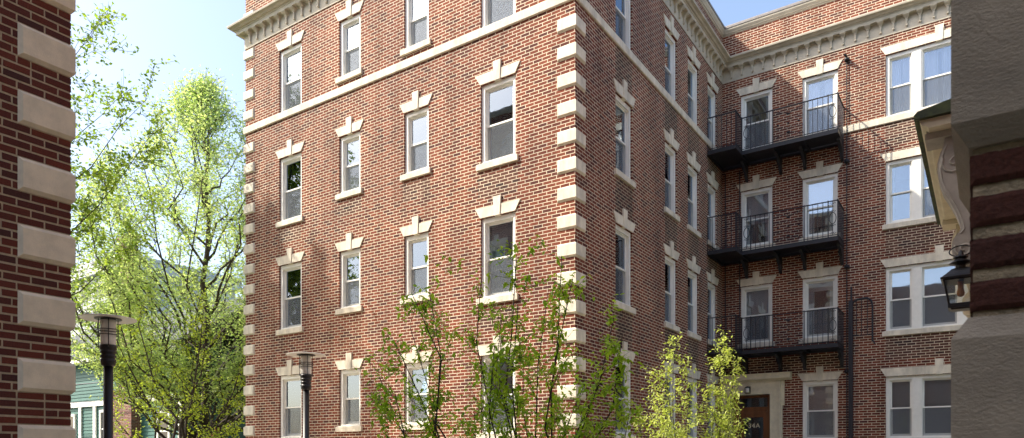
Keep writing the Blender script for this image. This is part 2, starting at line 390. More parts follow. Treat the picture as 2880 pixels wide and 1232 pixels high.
# ================================================================== court building (long wing, return, rear wing)
B1 = thing('apartment_building', 'large L-shaped red brick block with stone quoins, black iron balconies and door 34A', 'building', (-5, 4, 0))
holesA, panA, holesB, panB, holesC, panC, wins = [], [], [], [], [], [], []
Aw = [(-8.26, .87, 1), (-6.10, .72, 0), (-4.00, .72, 0), (-1.795, .87, 1)]
Bw = [(2.175, .85, 1), (4.89, .80, 1), (6.47, .83, 1), (8.03, .80, 1)]
Cw = [(.975, .89), (2.675, .90)]
for r in range(4):
    for u, w, t in Aw:
        zb = TALL[r] if t else SMALL[r]
        holesA.append((u-w/2, u+w/2, zb, HEAD[r])); wins.append(('y', 0, u, zb, HEAD[r], w, r, 'A', t))
        if r in (1, 2) and u > -5: panA.append((u-w/2, u+w/2, (zb-.95), zb-.1))
        elif r == 1 and u > -9: panA.append((u-w/2, u+w/2, zb-.45, zb-.1))
    for u, w, t in Bw:
        zb = TALL[r]
        holesB.append((u-w/2, u+w/2, zb, HEAD[r])); wins.append(('x', 0, u, zb, HEAD[r], w, r, 'B', 1))
        if r < 3: panB.append((u-w/2, u+w/2, HEAD[r+1]+.1, zb-.1))
    for i, (u, w) in enumerate(Cw):
        if r == 3 and i == 0: continue
        holesC.append((u-w/2, u+w/2, TALL[r], HEAD[r])); wins.append(('y', DC, u, TALL[r], HEAD[r], w, r, 'C', 1))
    for u in (5.475, 9.2):
        holesC.append((u-1.2, u+1.2, TALL[r], HEAD[r])); wins.append(('y', DC, u, TALL[r], HEAD[r], 2.4, r, 'T', 1))
        if r < 3: panC.append((u-1.2, u+1.2, TALL[r]-.75, TALL[r]-.1))
holesC.append((.29, 1.38, .35, 3.38))
panC.append((-.0, 3.3, 4.0, 4.42))
# the dark panels on the long wing are only a hint there
panA = [(-2.3, -1.3, 6.93, 7.40), (-2.25, -1.35, 4.28, 4.62), (-8.7, -7.85, 7.1, 7.42), (-4.4, -3.6, 7.3, 7.68), (-6.5, -5.7, 7.35, 7.66)]
ZT = 14.0
w_ = MB()
wall(w_, 'y', 0, WX, 0, -.2, ZT, holesA, -1, panels=panA, pmi=2)
wall(w_, 'x', 0, 0, DC, -.2, ZT, holesB, 1, panels=panB)
wall(w_, 'y', DC, 0, 14, -.2, ZT, holesC, -1, panels=panC, pmi=2)
wall(w_, 'x', WX, 0, 19, -.2, ZT, [], -1); wall(w_, 'y', 19, WX, 14, -.2, ZT, [], 1); wall(w_, 'x', 14, DC, 19, -.2, ZT, [], 1)
sub('wall', w_, [M['brick'], M['brickdark'], M['brickmix']], B1)
i_ = MB()   # plastered inside: floors and a partition
for z in (1.55, 4.25, 7.05, 9.85, 12.75):
    i_.box(WX+.3, -.3, .3, 18.7, z, z+.25); i_.box(-.29, 13.7, DC+.3, 18.7, z, z+.25)
i_.box(WX+.35, -2.9, 3.0, 3.1, 0, 12.7); i_.box(-3.0, -2.9, 3.12, 18.6, 0, 12.7); i_.box(-2.8, 13.6, 12.2, 12.3, 0, 12.7)
sub('inner_floor', i_, M['dark'], B1)
rf = MB(); rf.box(WX+.36, -.36, .36, 18.6, 13.3, 13.4); rf.box(-.34, 13.6, DC+.36, 18.6, 13.3, 13.4); sub('roof', rf, M['roofing'], B1)
PATH = [(WX, 19), (WX, 0), (0, 0), (0, DC), (14, DC)]
c_ = MB(); sweep(c_, [(-.05,12.56),(.018,12.56),(.022,12.60),(.022,12.90),(.05,12.925),(.05,12.935),(.165,12.935),(.172,12.925),(.178,13.0),(.195,13.005),(.20,13.03),(.24,13.035),(.27,13.065),(.335,13.085),(.345,13.125),(.335,13.14),(-.05,13.20)], PATH)
corn = sub('cornice', c_, M['stonecor'], B1)
lv = [(.935,.070,.155),(.905,.070,.15),(.88,.062,.12),(.85,.042,.075),(.81,.025,.05),(.74,.02,.045),(.69,.017,.04),(.675,.028,.055),(.655,.024,.05),(.64,.008,.03)]
def corbel(m): m.loft([[(-h, .0, z+12), (h, .0, z+12), (h, -d-.02, z+12), (-h, -d-.02, z+12)] for z, h, d in reversed(lv)])
cm = cached(('cornice_bracket',), corbel, M['stonecor'])
cp = -Vector(B1.location)
n = 0
for k in range(33): link('cornice_bracket', cm, corn, Vector((-9.84 + .2985*k, .0, 0)))
for k in range(1, 29): link('cornice_bracket', cm, corn, Vector((0, .28 + .2985*k, 0)), R(90))
for k in range(31): link('cornice_bracket', cm, corn, Vector((.28 + .2985*k, DC, 0)))
b_ = MB(); sweep(b_, [(-.02,10.27),(.03,10.27),(.045,10.285),(.05,10.43),(.045,10.445),(-.02,10.45)], PATH); sub('belt_course', b_, M['stone'], B1)
k_ = MB(); sweep(k_, [(-.36,13.93),(.0,13.94),(.02,13.945),(.025,13.97),(.05,13.98),(.055,14.0),(.08,14.03),(.10,14.06),(.10,14.10),(-.36,14.12)], PATH); sub('coping', k_, M['stonecor'], B1)
k2 = MB(); sweep(k2, [(-.40,14.121),(.105,14.101),(.12,14.105),(.12,14.16),(.10,14.19),(-.40,14.2)], PATH); sub('roof_flashing', k2, M['roofing'], B1)
# quoins at both outer corners of the long wing
for sx, X in ((1, 0), (-1, WX)):
    me = None
    zs = [10.01 - .5416*k - .27 for k in range(19)] + [10.63 + .5416*k for k in range(4)] + [13.27]
    for z in zs:
        if z < 0: continue
        if me is None:
            q = quoin_mesh(sx, 1); o = q.build('quoin', M['stone'], B1); me = o.data
        else: o = link('quoin', me, B1)
        o.location = Vector((X, 0, z)) - Vector(B1.location)
# windows
def wstyle(side, r, u):
    x = rng.random()
    if side == 'A': return {'blind': .52 if x < .35 else (1.0 if x < .5 else .0), 'curtain': .95 if x >= .5 else .7}
    if side == 'B': return {'blind': 1.0 if x < .3 else .5, 'curtain': .6}
    if side == 'C':
        return {'blind': {0:0, 1:.5, 2:.15, 3:1.0}[r] if u > 2 else {0:0,1:.55,2:.45}[r], 'curtain': .8 if r == 0 and u > 2 else .45, 'screen': r != 1}
    return {'blind': 1.0 if r in (2, 3) else .0, 'curtain': .9 if r == 0 else .3}
for pl, c, u, z0, z1, w, r, side, t in wins:
    belt = (r == 0 and t)
    if side == 'T':
        st = [wstyle(side, r, u) for _ in range(3)]
        if r == 1: st[0] = {'blind': 0, 'curtain': .3, 'screen': False}
        window(B1, pl, c, u, z0, z1, w, st, rng, sill=not belt, mull=[(-.615, -.375), (.375, .615)], label='triple window under one long stone lintel')
    else: window(B1, pl, c, u, z0, z1, w, wstyle(side, r, u), rng, sill=not belt)
# doorway of the rear wing
d_ = MB()
y0 = DC
d_.box(.02, .289, y0-.10, y0+.3, 0, 3.75); d_.box(1.381, 1.66, y0-.10, y0+.3, 0, 3.75); d_.box(.289, 1.381, y0-.10, y0+.3, 3.381, 3.75)
d_.box(1.66, 1.76, y0-.06, y0+.01, 3.05, 3.75); d_.box(1.66, 1.70, y0-.06, y0+.01, 0, 3.05)
d_.box(1.62, 1.665, y0-.125, y0, 0, 3.75); d_.box(1.381, 1.42, y0-.118, y0, 0, 3.42); d_.box(.25, 1.381, y0-.118, y0, 3.381, 3.42)
sur = sub('door_surround', d_, M['cream'], B1)
h_ = MB()
prof = [(0,3.752),(.13,3.752),(.15,3.775),(.20,3.79),(.24,3.80),(.245,3.90),(.26,3.91),(.27,3.955),(0,3.98)]
h_.loft([[(x, y0 - p, z) for p, z in prof] for x in (.012, 1.95)])
h_.build('hood', M['cream'], sur)
dr = MB(); yd = DC + .14
dr.box(.29, .42, yd, yd+.06, .35, 3.375); dr.box(1.25, 1.38, yd, yd+.06, .35, 3.375)
dr.box(.42, 1.25, yd, yd+.06, 2.86, 3.04); dr.box(.42, 1.25, yd, yd+.06, 3.30, 3.375); dr.box(.42, 1.25, yd+.005, yd+.055, .35, 1.0)
dr.box(.42, .57, yd+.01, yd+.06, 1.0, 2.86); dr.box(1.13, 1.25, yd+.01, yd+.06, 1.0, 2.86); dr.box(.57, 1.13, yd+.01, yd+.06, 2.74, 2.86)
dr.box(.42, 1.25, yd-.02, yd+.005, 2.90, 2.96)
door = sub('door', dr, M['wood'], B1)
g_ = MB(); g_.box(.57, 1.13, yd+.03, yd+.036, 1.0, 2.74); g_.build('glass', M['glassd'], door)
g_ = MB(); g_.box(.42, 1.25, yd+.03, yd+.036, 3.04, 3.30); g_.build('transom', M['glassd'], door)
hd = MB(); hd.tube([(1.19, yd-.01, 1.35), (1.19, yd-.05, 1.37), (1.19, yd-.05, 1.62), (1.19, yd-.01, 1.64)], .011); hd.build('handle', M['gold'], door)
tc = bpy.data.curves.new('door_number', 'FONT'); tc.body = '34A'; tc.size = .19; tc.align_x = 'CENTER'; tc.extrude = .001; tc.materials.append(M['gold']); tc.space_character = 1.12
tmp = link('door_number', tc); bpy.context.view_layer.update(); nm = bpy.data.meshes.new_from_object(tmp.evaluated_get(bpy.context.evaluated_depsgraph_get())); bpy.data.objects.remove(tmp)
to = link('door_number', nm, door, (.87, yd+.022, 2.44)); to.rotation_euler = (R(90), 0, 0)
st = MB(); st.box(.0, 2.0, DC-1.2, DC-.13, 0, .18); st.box(.0, 1.9, DC-.85, DC-.131, .18, .35); sub('step', st, M['stone'], B1)

# balconies of the fire escape
def curl(m, x, y, z, r, sgn, up, rad=.006):
    m.tube([(x + sgn*(r*(1-t/9)*math.cos(t*.75)), y, z + up*(r*(1-t/9)*math.sin(t*.75))) for t in range(8)], rad, 5)
def oval_panel(m, xa, xb, y, zl, zh):
    xc = (xa+xb)/2; zc = (zl+zh)/2
    a, b = (xb-xa)/2*.80, .145
    m.tube([(xc + a*math.cos(t*math.pi/10), y, zc + b*math.sin(t*math.pi/10)) for t in range(21)], .009, 6, cap=False)
    m.box(xc-.007, xc+.007, y-.007, y+.007, zc+b, zh); m.box(xc-.007, xc+.007, y-.007, y+.007, zl, zc-b)
    for s in (-1, 1):
        for zz, u in ((zh-.06, 1), (zc+b+.05, -1), (zc-b-.05, 1), (zl+.06, -1)):
            curl(m, xc + s*.035, y, zz, .035, s, u)
def rail_run(m, p0, p1, zl, zh, pitch=.125, skip=()):
    p0, p1 = Vector(p0), Vector(p1); d = p1-p0; Ln = d.length; d.normalize(); nrm = Vector((-d.y, d.x))
    def bar(a, b, z0, z1, t=.009):
        A = p0 + d*a; Bp = p0 + d*b
        m.mesh([(A.x+nrm.x*t, A.y+nrm.y*t, z0), (Bp.x+nrm.x*t, Bp.y+nrm.y*t, z0), (Bp.x-nrm.x*t, Bp.y-nrm.y*t, z0), (A.x-nrm.x*t, A.y-nrm.y*t, z0),
                (A.x+nrm.x*t, A.y+nrm.y*t, z1), (Bp.x+nrm.x*t, Bp.y+nrm.y*t, z1), (Bp.x-nrm.x*t, Bp.y-nrm.y*t, z1), (A.x-nrm.x*t, A.y-nrm.y*t, z1)],
               [(0,3,2,1),(4,5,6,7),(0,1,5,4),(1,2,6,5),(2,3,7,6),(3,0,4,7)])
    bar(-.01, Ln+.01, zh-.016, zh+.006, .016); bar(0, Ln, zl+.03, zl+.045, .009)
    k = int(round(Ln/pitch))
    for i in range(k+1):
        a = Ln*i/k
        if any(s0 + .01 < a < s1 - .01 for s0, s1 in skip): continue
        bar(a-.0065, a+.0065, zl, zh-.016, .0065)
XL, XR, YF, YL = .82, 3.28, 8.05, 7.52
for zf, zr in ((10.09, 11.0), (7.31, 8.24), (4.55, 5.45)):
    p = MB()
    p.box(XL, XR, YF, YF+.05, zf-.108, zf); p.box(XR-.05, XR, YF+.05, DC-.03, zf-.108, zf); p.box(XL-.05, XL, YL+.05, DC-.03, zf-.108, zf)
    p.box(.03, XL, YL, YL+.05, zf-.108, zf); p.box(.012, .05, YL+.05, DC-.03, zf-.108, zf)
    p.box(XL, XR-.05, DC-.06, DC-.012, zf-.108, zf); p.box(.05, XL-.05, DC-.06, DC-.012, zf-.108, zf)
    yy = YL + .055
    while yy < DC-.09:
        p.box(.05, XL-.05, yy, yy+.044, zf-.035, zf-.02)
        if yy > YF+.05: p.box(XL, XR-.05, yy, yy+.044, zf-.035, zf-.02)
        yy += .052
    for xx in (1.6, 2.4): p.box(xx, xx+.05, YF+.05, DC-.06, zf-.11, zf-.04)
    bal = sub('balcony', p, M['iron'], B1)
    rr = MB()
    e1, e2 = XL+.03, XL+.23; e3, e4 = XR-.23, XR-.03
    rail_run(rr, (XL, YF+.012), (XR, YF+.012), zf, zr, .125, skip=((0, .25), (XR-XL-.25, XR-XL), (.83, 1.63)))
    rail_run(rr, (XR-.012, YF), (XR-.012, DC-.02), zf, zr, .11)
    rail_run(rr, (XL-.012, YL), (XL-.012, YF), zf, zr, .09)
    rail_run(rr, (.03, YL+.012), (XL, YL+.012), zf, zr, .125)
    for xx, yq in ((XL, YF+.012), (XR-.01, YF+.012), (XL+.24, YF+.012), (XR-.24, YF+.012), (XL+.83, YF+.012), (XL+1.63, YF+.012), (XL-.012, YL+.01)):
        rr.box(xx-.012, xx+.012, yq-.012, yq+.012, zf-.02, zr+.02)
    oval_panel(rr, e1, e2, YF+.012, zf+.045, zr-.016); oval_panel(rr, e3, e4, YF+.012, zf+.045, zr-.016)
    xa, xb = XL+.83, XL+1.63; ym = YF+.012; zc = (zf+zr)/2
    for i in range(3):          # ornamental middle panel: diagonal scrollwork with rosettes
        x0 = xa + (xb-xa)*(i+.5)/3
        for s in (-1, 1):
            for zz in (zf+.12, zc-.14, zc+.14, zr-.12): curl(rr, x0 + s*.045, ym, zz, .06, s, 1 if zz < zc else -1, .0075)
        rr.lathe([(.004,-.02),(.03,-.01),(.03,.01),(.004,.02)], (x0, ym, zc), 8)
    for zz in (zc-.25, zc+.25): rr.lathe([(.004,-.03),(.045,-.01),(.045,.01),(.004,.03)], ((xa+xb)/2, ym, zz), 8)
    rr.tube([(xa+.02, ym, zr-.06), ((xa+xb)/2, ym, zr-.20), (xb-.02, ym, zr-.06)], .007, 5); rr.tube([(xa+.02, ym, zf+.1), ((xa+xb)/2, ym, zf+.24), (xb-.02, ym, zf+.1)], .007, 5)
    rr.build('railing', M['iron'], bal)
    for bx in (.72, 1.66, 2.30, 3.24):
        k = MB()
        pr = [(DC-.012, zf-.128), (DC-.60, zf-.128), (DC-.58, zf-.18), (DC-.42, zf-.22), (DC-.30, zf-.31), (DC-.20, zf-.36), (DC-.16, zf-.48), (DC-.10, zf-.54), (DC-.012, zf-.56)]
        k.prism(pr, bx-.035, bx+.035, 'x')
        k.tube([(bx-.045, DC-.30-.06*math.cos(t*.7), zf-.30+.06*math.sin(t*.7)) for t in range(8)], .012, 5)
        k.build('bracket', M['iron'], bal)

# ladder post, hung ladder and conduit on the rear wing
lp = MB(); lp.box(3.41, 3.51, DC-.16, DC-.06, 0, 5.75); lp.box(3.455, 3.495, DC-.13, DC-.09, 5.75, 6.12)
for z in (1.2, 3.4, 5.4): lp.box(3.44, 3.48, DC-.06, DC, z, z+.05)
lp.tube([(3.46, DC-.11, 5.55), (3.52, DC-.11, 5.70), (3.62, DC-.11, 5.76), (3.85, DC-.11, 5.78), (3.95, DC-.11, 5.70), (3.99, DC-.11, 5.52)], [.03,.03,.032,.032,.03,.02], 6)
lp.box(3.96, 4.0, DC-.13, DC-.09, 4.62, 5.56); lp.tube([(3.98, DC-.11, 4.66), (4.02, DC-.11, 4.6), (4.03, DC-.11, 4.55)], .018, 6)
for x in (3.60, 3.72, 3.86): lp.box(x-.008, x+.008, DC-.118, DC-.102, 4.82, 5.76)
lp.box(3.51, 3.96, DC-.118, DC-.102, 4.80, 4.82)
sub('ladder_post', lp, M['iron'], B1)
cd = MB(); n = int((12.22-.3)/.09)
for k in range(n): cd.lathe([(.007,0),(.016,.02),(.016,.06),(.007,.085)], (3.355, DC-.045, .3+k*.09), 6)
cd.tube([(3.355, DC-.045, .3), (3.355, DC-.045, 12.2)], .008, 5)
for z in (12.22, 9.5, 6.68, 3.88):
    cd.box(3.30, 3.42, DC-.10, DC, z-.03, z+.03); cd.lathe([(.01,-.05),(.05,-.02),(.05,.02),(.01,.06)], (3.355, DC-.10, z), 8)
cd.tube([(3.355, DC-.05, 12.25), (3.345, DC-.18, 12.30), (3.33, DC-.24, 12.27)], .03, 6)
sub('chain_conduit', cd, M['iron'], B1)
# thin rods in the inner corner below the balconies
for x in (.10, .52):
    r_ = MB(); r_.box(x-.012, x+.012, DC-.06, DC-.036, .2, 9.9)
    for z in (3.6, 6.4, 8.9): r_.box(x-.02, x+.02, DC-.065, DC-.001, z, z+.03)
    sub('guide_rod', r_, M['iron'], B1)

wl = thing('wall_lamp', 'small black and white porch light on the cream surround above the 34A door', 'lamp', (.785, DC-.10, 3.42))
m = MB(); m.box(-.06,.06,-.02,0,.02,.20); m.lathe([(.02,.20),(.075,.17),(.08,.155),(.075,.15)], (0,-.09,0), 8); m.box(-.07,.07,-.16,-.15,.0,.012)
for s in (-1,1): m.box(s*.062-.005, s*.062+.005, -.155,-.145,.0,.155)
m.box(-.07,.07,-.16,-.02,-.004,.008); m.build('frame', M['lampblack'], wl)
m = MB(); m.lathe([(.045,.01),(.055,.02),(.055,.14),(.045,.15)], (0,-.09,0), 10); m.build('diffuser', M['diffuser'], wl, True)

# ================================================================== neighbour at the left edge (near corner of its court wall)
YN = -8.88
B2 = thing('apartment_building', 'shaded red brick building corner with stacked stone quoins at the left edge', 'building', (-5, -16, 0))
m = MB()
wall(m, 'x', 0, -26, YN-1.6, -.2, ZT, [(-13.5,-12.6,4.9,6.5),(-13.5,-12.6,7.6,9.3),(-17.5,-16.6,4.9,6.5)], 1); wall(m, 'y', YN, WX, -.3, -.2, ZT, [(u-.43, u+.43, z, z+1.6) for u in (-8.3,-5.8,-3.2,-1.4) for z in (2.1,4.9,7.66,10.45)], 1)
wall(m, 'x', WX, -26, YN, -.2, ZT, [], -1); wall(m, 'y', -26, WX, 0, -.2, ZT, [], -1)
wall(m, 'y', -26.5, -.0, 24, -.2, 13.5, [], 1); m.box(-9, 24, -34, -26.51, -.2, 13.4)
sub('wall', m, M['brick'], B2)
m = MB(); m.box(WX+.3,-.3,-25.7,YN-.5,13.3,13.4); m.box(WX+.2, -.25, -25.8, YN-.2, 4.3, 4.5); sub('roof', m, M['roofing'], B2)
# the stretch next to the camera: bricks modelled one by one over a recessed mortar bed
m = MB(); m.box(-.3, -.004, YN-1.6, YN-.004, -.2, ZT); sub('mortar_bed', m, plain('lime_mortar', (.50,.39,.25), .9, noise=.15, nscale=30, bump=.004, bscale=150), B2)
m = MB(); rb = random.Random(3)
def brick(m, x0, x1, y0, y1, z0, z1, j=.0015):
    vs = []
    for z in (z0, z1):
        for x, y in ((x0,y0),(x1,y0),(x1,y1),(x0,y1)): vs.append((x + rb.uniform(-j,j), y + rb.uniform(-j,j), z + rb.uniform(-j,j)))
    m.mesh(vs, [(0,3,2,1),(4,5,6,7),(0,1,5,4),(1,2,6,5),(2,3,7,6),(3,0,4,7)])
zq = 2.402 - .27        # bottom of one quoin
nrow = 0
z = zq - 31*COURSE
while z < 8.2:
    inq = ((nrow - 31) % 8) < 4
    y = YN if not inq else YN - .385
    first = .2032 if nrow % 2 else .1016
    if inq: first = .1016*(.55 if nrow % 2 else 1.3)
    while y > YN - 1.6:
        ln = first if first else (.1016 if rb.random() < .12 else .2032)
        first = None
        brick(m, -.1, 0, max(y-ln+.008, YN-1.6), y-.006 if y != YN else y, z+.0088, z+COURSE-.0088)
        y -= ln
    # the return round the corner (seen only from the court)
    if not inq: pass
    z += COURSE; nrow += 1
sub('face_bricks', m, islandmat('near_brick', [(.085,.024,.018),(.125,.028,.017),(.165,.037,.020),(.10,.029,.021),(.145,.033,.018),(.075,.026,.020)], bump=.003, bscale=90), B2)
me = None
for k in range(-4, 22):
    z = zq + .5416*k
    if z < 0 or z > 13.6: continue
    if me is None: o = quoin_mesh(1, -1, e=.026, w=.40).build('quoin', M['stonenear'], B2); me = o.data
    else: o = link('quoin', me, B2)
    o.location = Vector((0, YN, z)) - Vector(B2.location)
m = MB(); sweep(m, [(-.05,12.56),(.022,12.56),(.022,12.90),(.165,12.935),(.178,13.0),(.245,13.075),(.29,13.14),(-.05,13.20)], [(0,-26),(0,YN),(WX,YN)]); sub('cornice', m, M['stonecor'], B2)
m = MB(); sweep(m, [(-.36,13.93),(.02,13.945),(.08,14.03),(.10,14.10),(-.36,14.12)], [(0,-26),(0,YN),(WX,YN)]); sub('coping', m, M['stonecor'], B2)
m = MB(); sweep(m, [(-.02,10.27),(.05,10.285),(.05,10.43),(-.02,10.45)], [(0,YN-1.6),(0,YN),(WX,YN)]); sub('belt_course', m, M['stone'], B2)
for u in (-8.3,-5.8,-3.2,-1.4):
    for z in (2.1,4.9,7.66,10.45):
        o = window(B2, 'y', YN, u, z, z+1.6, .86, {'blind':.5}, rng, sill=True); o.rotation_euler = (0,0,R(180))

# ================================================================== neighbour at the right edge (pier beside the camera)
XP, YP = 6.4727, -10.425
B3 = thing('apartment_building', 'very near dark brick pier with rough stone blocks at the right edge', 'building', (10, -6, 0))
m = MB(); wall(m, 'x', XP, YP+.5, -.8, -.2, ZT, [(-5.0,-3.25,.2,3.0)], -1); wall(m, 'y', YP, XP+.5, 16, -.2, ZT, [], -1)
wall(m, 'y', -.8, XP, 16, -.2, ZT, [], 1); wall(m, 'x', 16, YP, -.8, -.2, ZT, [], 1); sub('wall', m, M['brick'], B3)
m = MB(); m.box(XP+.3, 15.7, YP+.3, -1.1, 13.3, 13.4); sub('roof', m, M['roofing'], B3)
m = MB(); m.box(XP+.004, XP+.5, YP+.008, YP+.5, -.2, ZT)
sub('mortar_bed', m, plain('coarse_mortar', (.44,.34,.21), .9, noise=.3, nscale=40, bump=.012, bscale=120), B3)
zl = 1.824
m = MB()
def rough_brick(m, x0, x1, z0, z1, y):
    nx, nz = 14, 6; rg = []
    for side in (0,):
        vs = []; fs = []
        for j in range(nz+1):
            for i in range(nx+1):
                a, b = i/nx, j/nz
                ex = min(a, 1-a)*nx; ed = min(b, 1-b)*nz
                edge = (ex < .5) or (ed < .5)
                yy = y + (.005 if edge else 0) + rb.uniform(-.0009,.0009)
                vs.append((x0 + (x1-x0)*a + (rb.uniform(-.001,.001) if edge else 0), yy, z0 + (z1-z0)*b + (rb.uniform(-.0016,.0016) if edge else 0)))
        for j in range(nz):
            for i in range(nx):
                q = j*(nx+1)+i; fs.append((q, q+1, q+nx+2, q+nx+1))
        m.mesh(vs, fs)
    # sides back into the wall
    bnd = [(x0, z0), (x1, z0), (x1, z1), (x0, z1)]
    m.loft([[(x, y+.005, z) for x, z in bnd], [(x, y+.1, z) for x, z in bnd]], cap=False)
rows = [zl - .5416 + COURSE*4 + 0]  # helper for rows
for base in [zl + .5416*k for k in range(-3, 8)]:
    for r in range(4):
        z = base + r*COURSE
        if z < 0: continue
        x = XP
        ln = .2032 if r % 2 == 0 else .1016
        while x < XP + .5:
            rough_brick(m, x + (0 if x == XP else .007), min(x+ln-.007, XP+.5), z+.0098, z+COURSE-.0098, YP)
            # west return
            x += ln; ln = .2032
        yb = YP + .005; ln = .1016 if r % 2 == 0 else .2032
        while yb < YP + .5:
            m.box(XP, XP+.09, yb+.006, min(yb+ln-.007, YP+.5), z+.0085, z+COURSE-.0085); yb += ln; ln = .2032
        # beside the stone blocks the bricks start behind their ends
    for r in range(4, 8):
        z = base + r*COURSE
        if z < 0: continue
        m.box(XP+.41, XP+.5, YP, YP+.1, z+.0085, z+COURSE-.0085)
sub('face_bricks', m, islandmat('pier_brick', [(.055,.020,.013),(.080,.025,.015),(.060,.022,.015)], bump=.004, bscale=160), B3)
me = None
for k in range(-3, 8):
    z = zl - .27 + .5416*k
    if z < 0: continue
    if me is None:
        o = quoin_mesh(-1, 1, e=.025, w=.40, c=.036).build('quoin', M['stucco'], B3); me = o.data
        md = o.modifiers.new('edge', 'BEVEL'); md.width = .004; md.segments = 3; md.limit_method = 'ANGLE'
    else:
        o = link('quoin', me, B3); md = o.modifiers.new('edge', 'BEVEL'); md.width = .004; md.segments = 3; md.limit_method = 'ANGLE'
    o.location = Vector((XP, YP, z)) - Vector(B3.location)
# entrance hood on the court wall of that building
HY0, HY1 = -5.60, -2.64
hp = MB()
pr = [(6.47,4.10),(6.12,4.10),(6.105,4.115),(6.075,4.13),(6.06,4.168),(6.47,4.168)]
hp.prism(pr, HY0+.04, HY1-.04, 'y')
hp.prism([(6.47,3.78),(6.34,3.78),(6.33,3.80),(6.33,3.92),(6.30,3.94),(6.28,4.0),(6.27,4.099),(6.47,4.099)], HY0+.24, HY1-.24, 'y')
hood = sub('entrance_hood', hp, M['cream'], B3)
hr = MB(); hr.prism([(6.47,4.17),(6.04,4.17),(6.025,4.175),(6.025,4.20),(6.05,4.225),(6.16,4.245),(6.47,4.30)], HY0, HY1, 'y'); hr.build('hood_roof', M['copper'], hood).location = (0,0,0)
def console(m, ya, yb):
    # S-shaped console: upper volute, waist, lower volute
    outl = [(6.47,4.05),(6.22,4.05),(6.215,4.0),(6.19,3.94),(6.172,3.87),(6.170,3.80),(6.18,3.73),(6.205,3.65),(6.245,3.57),(6.285,3.48),(6.315,3.39),(6.325,3.33),(6.30,3.30),(6.272,3.26),(6.262,3.20),(6.272,3.13),(6.31,3.085),(6.36,3.07),(6.42,3.08),(6.47,3.12)]
    m.prism(outl, ya, yb, 'y')
    for yy, s in ((ya, -1), (yb, 1)):
        for cx_, cz_, r0 in ((6.285, 3.85, .09), (6.345, 3.18, .065)):
            m.tube([(cx_ + r0*(1-t/16)*math.cos(2.6+t*.62), yy+s*.002, cz_ + r0*(1-t/16)*math.sin(2.6+t*.62)) for t in range(15)], .011, 5)
        m.tube([(a+.022, yy, b) for a, b in outl[2:13]], .008, 5)
for yy in (HY0+.18, HY1-.36):
    cs = MB(); console(cs, yy, yy+.18); cs.box(6.09, 6.47, yy-.03, yy+.21, 4.052, 4.099); cs.box(6.10, 6.30, yy-.035, yy+.20, 4.099, 4.16); cs.build('console', M['greystone'] if yy < -4 else M['cream'], hood)  # sunlight on the far console is put into its cream colour
    o = MB(); 
en = MB()
for ya in (HY0+.22, HY1-.32):
    en.box(6.395, 6.47, ya-.02, ya+.12, 0, 2.85); en.box(6.375, 6.47, ya-.04, ya+.14, 2.85, 2.97); en.box(6.375, 6.47, ya-.04, ya+.14, 0, .3)
sub('pilaster', en, M['cream'], B3)
dd = MB(); dd.box(6.50, 6.56, -5.0, -3.25, .2, 3.0); dd.box(6.475, 6.50, -5.0, -4.9, .2, 3.0); dd.box(6.475, 6.50, -3.35, -3.25, .2, 3.0); sub('door', dd, M['wood'], B3)

# lanterns either side of that entrance
def lantern(y, label):
    t = thing('wall_lantern', label, 'lantern', (6.335, y, 2.65), 'lanterns beside the entrance hood'); t.scale = (1, 1, .82)
    m = MB()
    def sq(h, z): return [(-h,-h,z),(h,-h,z),(h,h,z),(-h,h,z)]
    m.loft([sq(.075,0), sq(.075,.035), sq(.068,.04)]); m.loft([sq(.055,-.012), sq(.06,0)])
    m.loft([sq(.118,.245), sq(.120,.258), sq(.108,.268), sq(.085,.295), sq(.055,.335), sq(.04,.345)])
    m.loft([sq(.103,.235), sq(.103,.246)])
    for sx in (-1,1):
        for sy in (-1,1): m.tube([(sx*.068, sy*.068, .03), (sx*.098, sy*.098, .24)], .008, 5)
    m.lathe([(.03,.34),(.032,.375),(.055,.385),(.075,.395),(.05,.412),(.035,.43),(.048,.442),(.02,.46),(.014,.49),(.004,.505)], (0,0,0), 10)
    m.tube([(.02,0,.40),(.135,0,.40)], .008, 6); m.box(.125,.136,-.03,.03,.28,.48)
    m.tube([(.0+.07*math.cos(a*.35), 0, .50+.045*math.sin(a*.35)) for a in range(2, 19)], .005, 5)
    m.build('frame', M['lampblack'], t)
    g = MB(); g.loft([sq(.066,.035), sq(.096,.238)], cap=False); g.build('pane', M['lampglass'], t)
    b = MB(); b.lathe([(.018,.235),(.018,.175),(.021,.155),(.026,.132),(.021,.112),(.008,.103)], (0,0,0), 12); b.build('bulb', M['bulb'], t, True)
    return t
M['lampglass'] = glassmat('seeded_glass', .06, 1.4, (.86,.84,.76))
lantern(-5.85, 'black wall lantern with amber bulb hanging in front of the pier at the right')
lantern(-2.40, 'farther black wall lantern peeping out below the first one beside the pier')

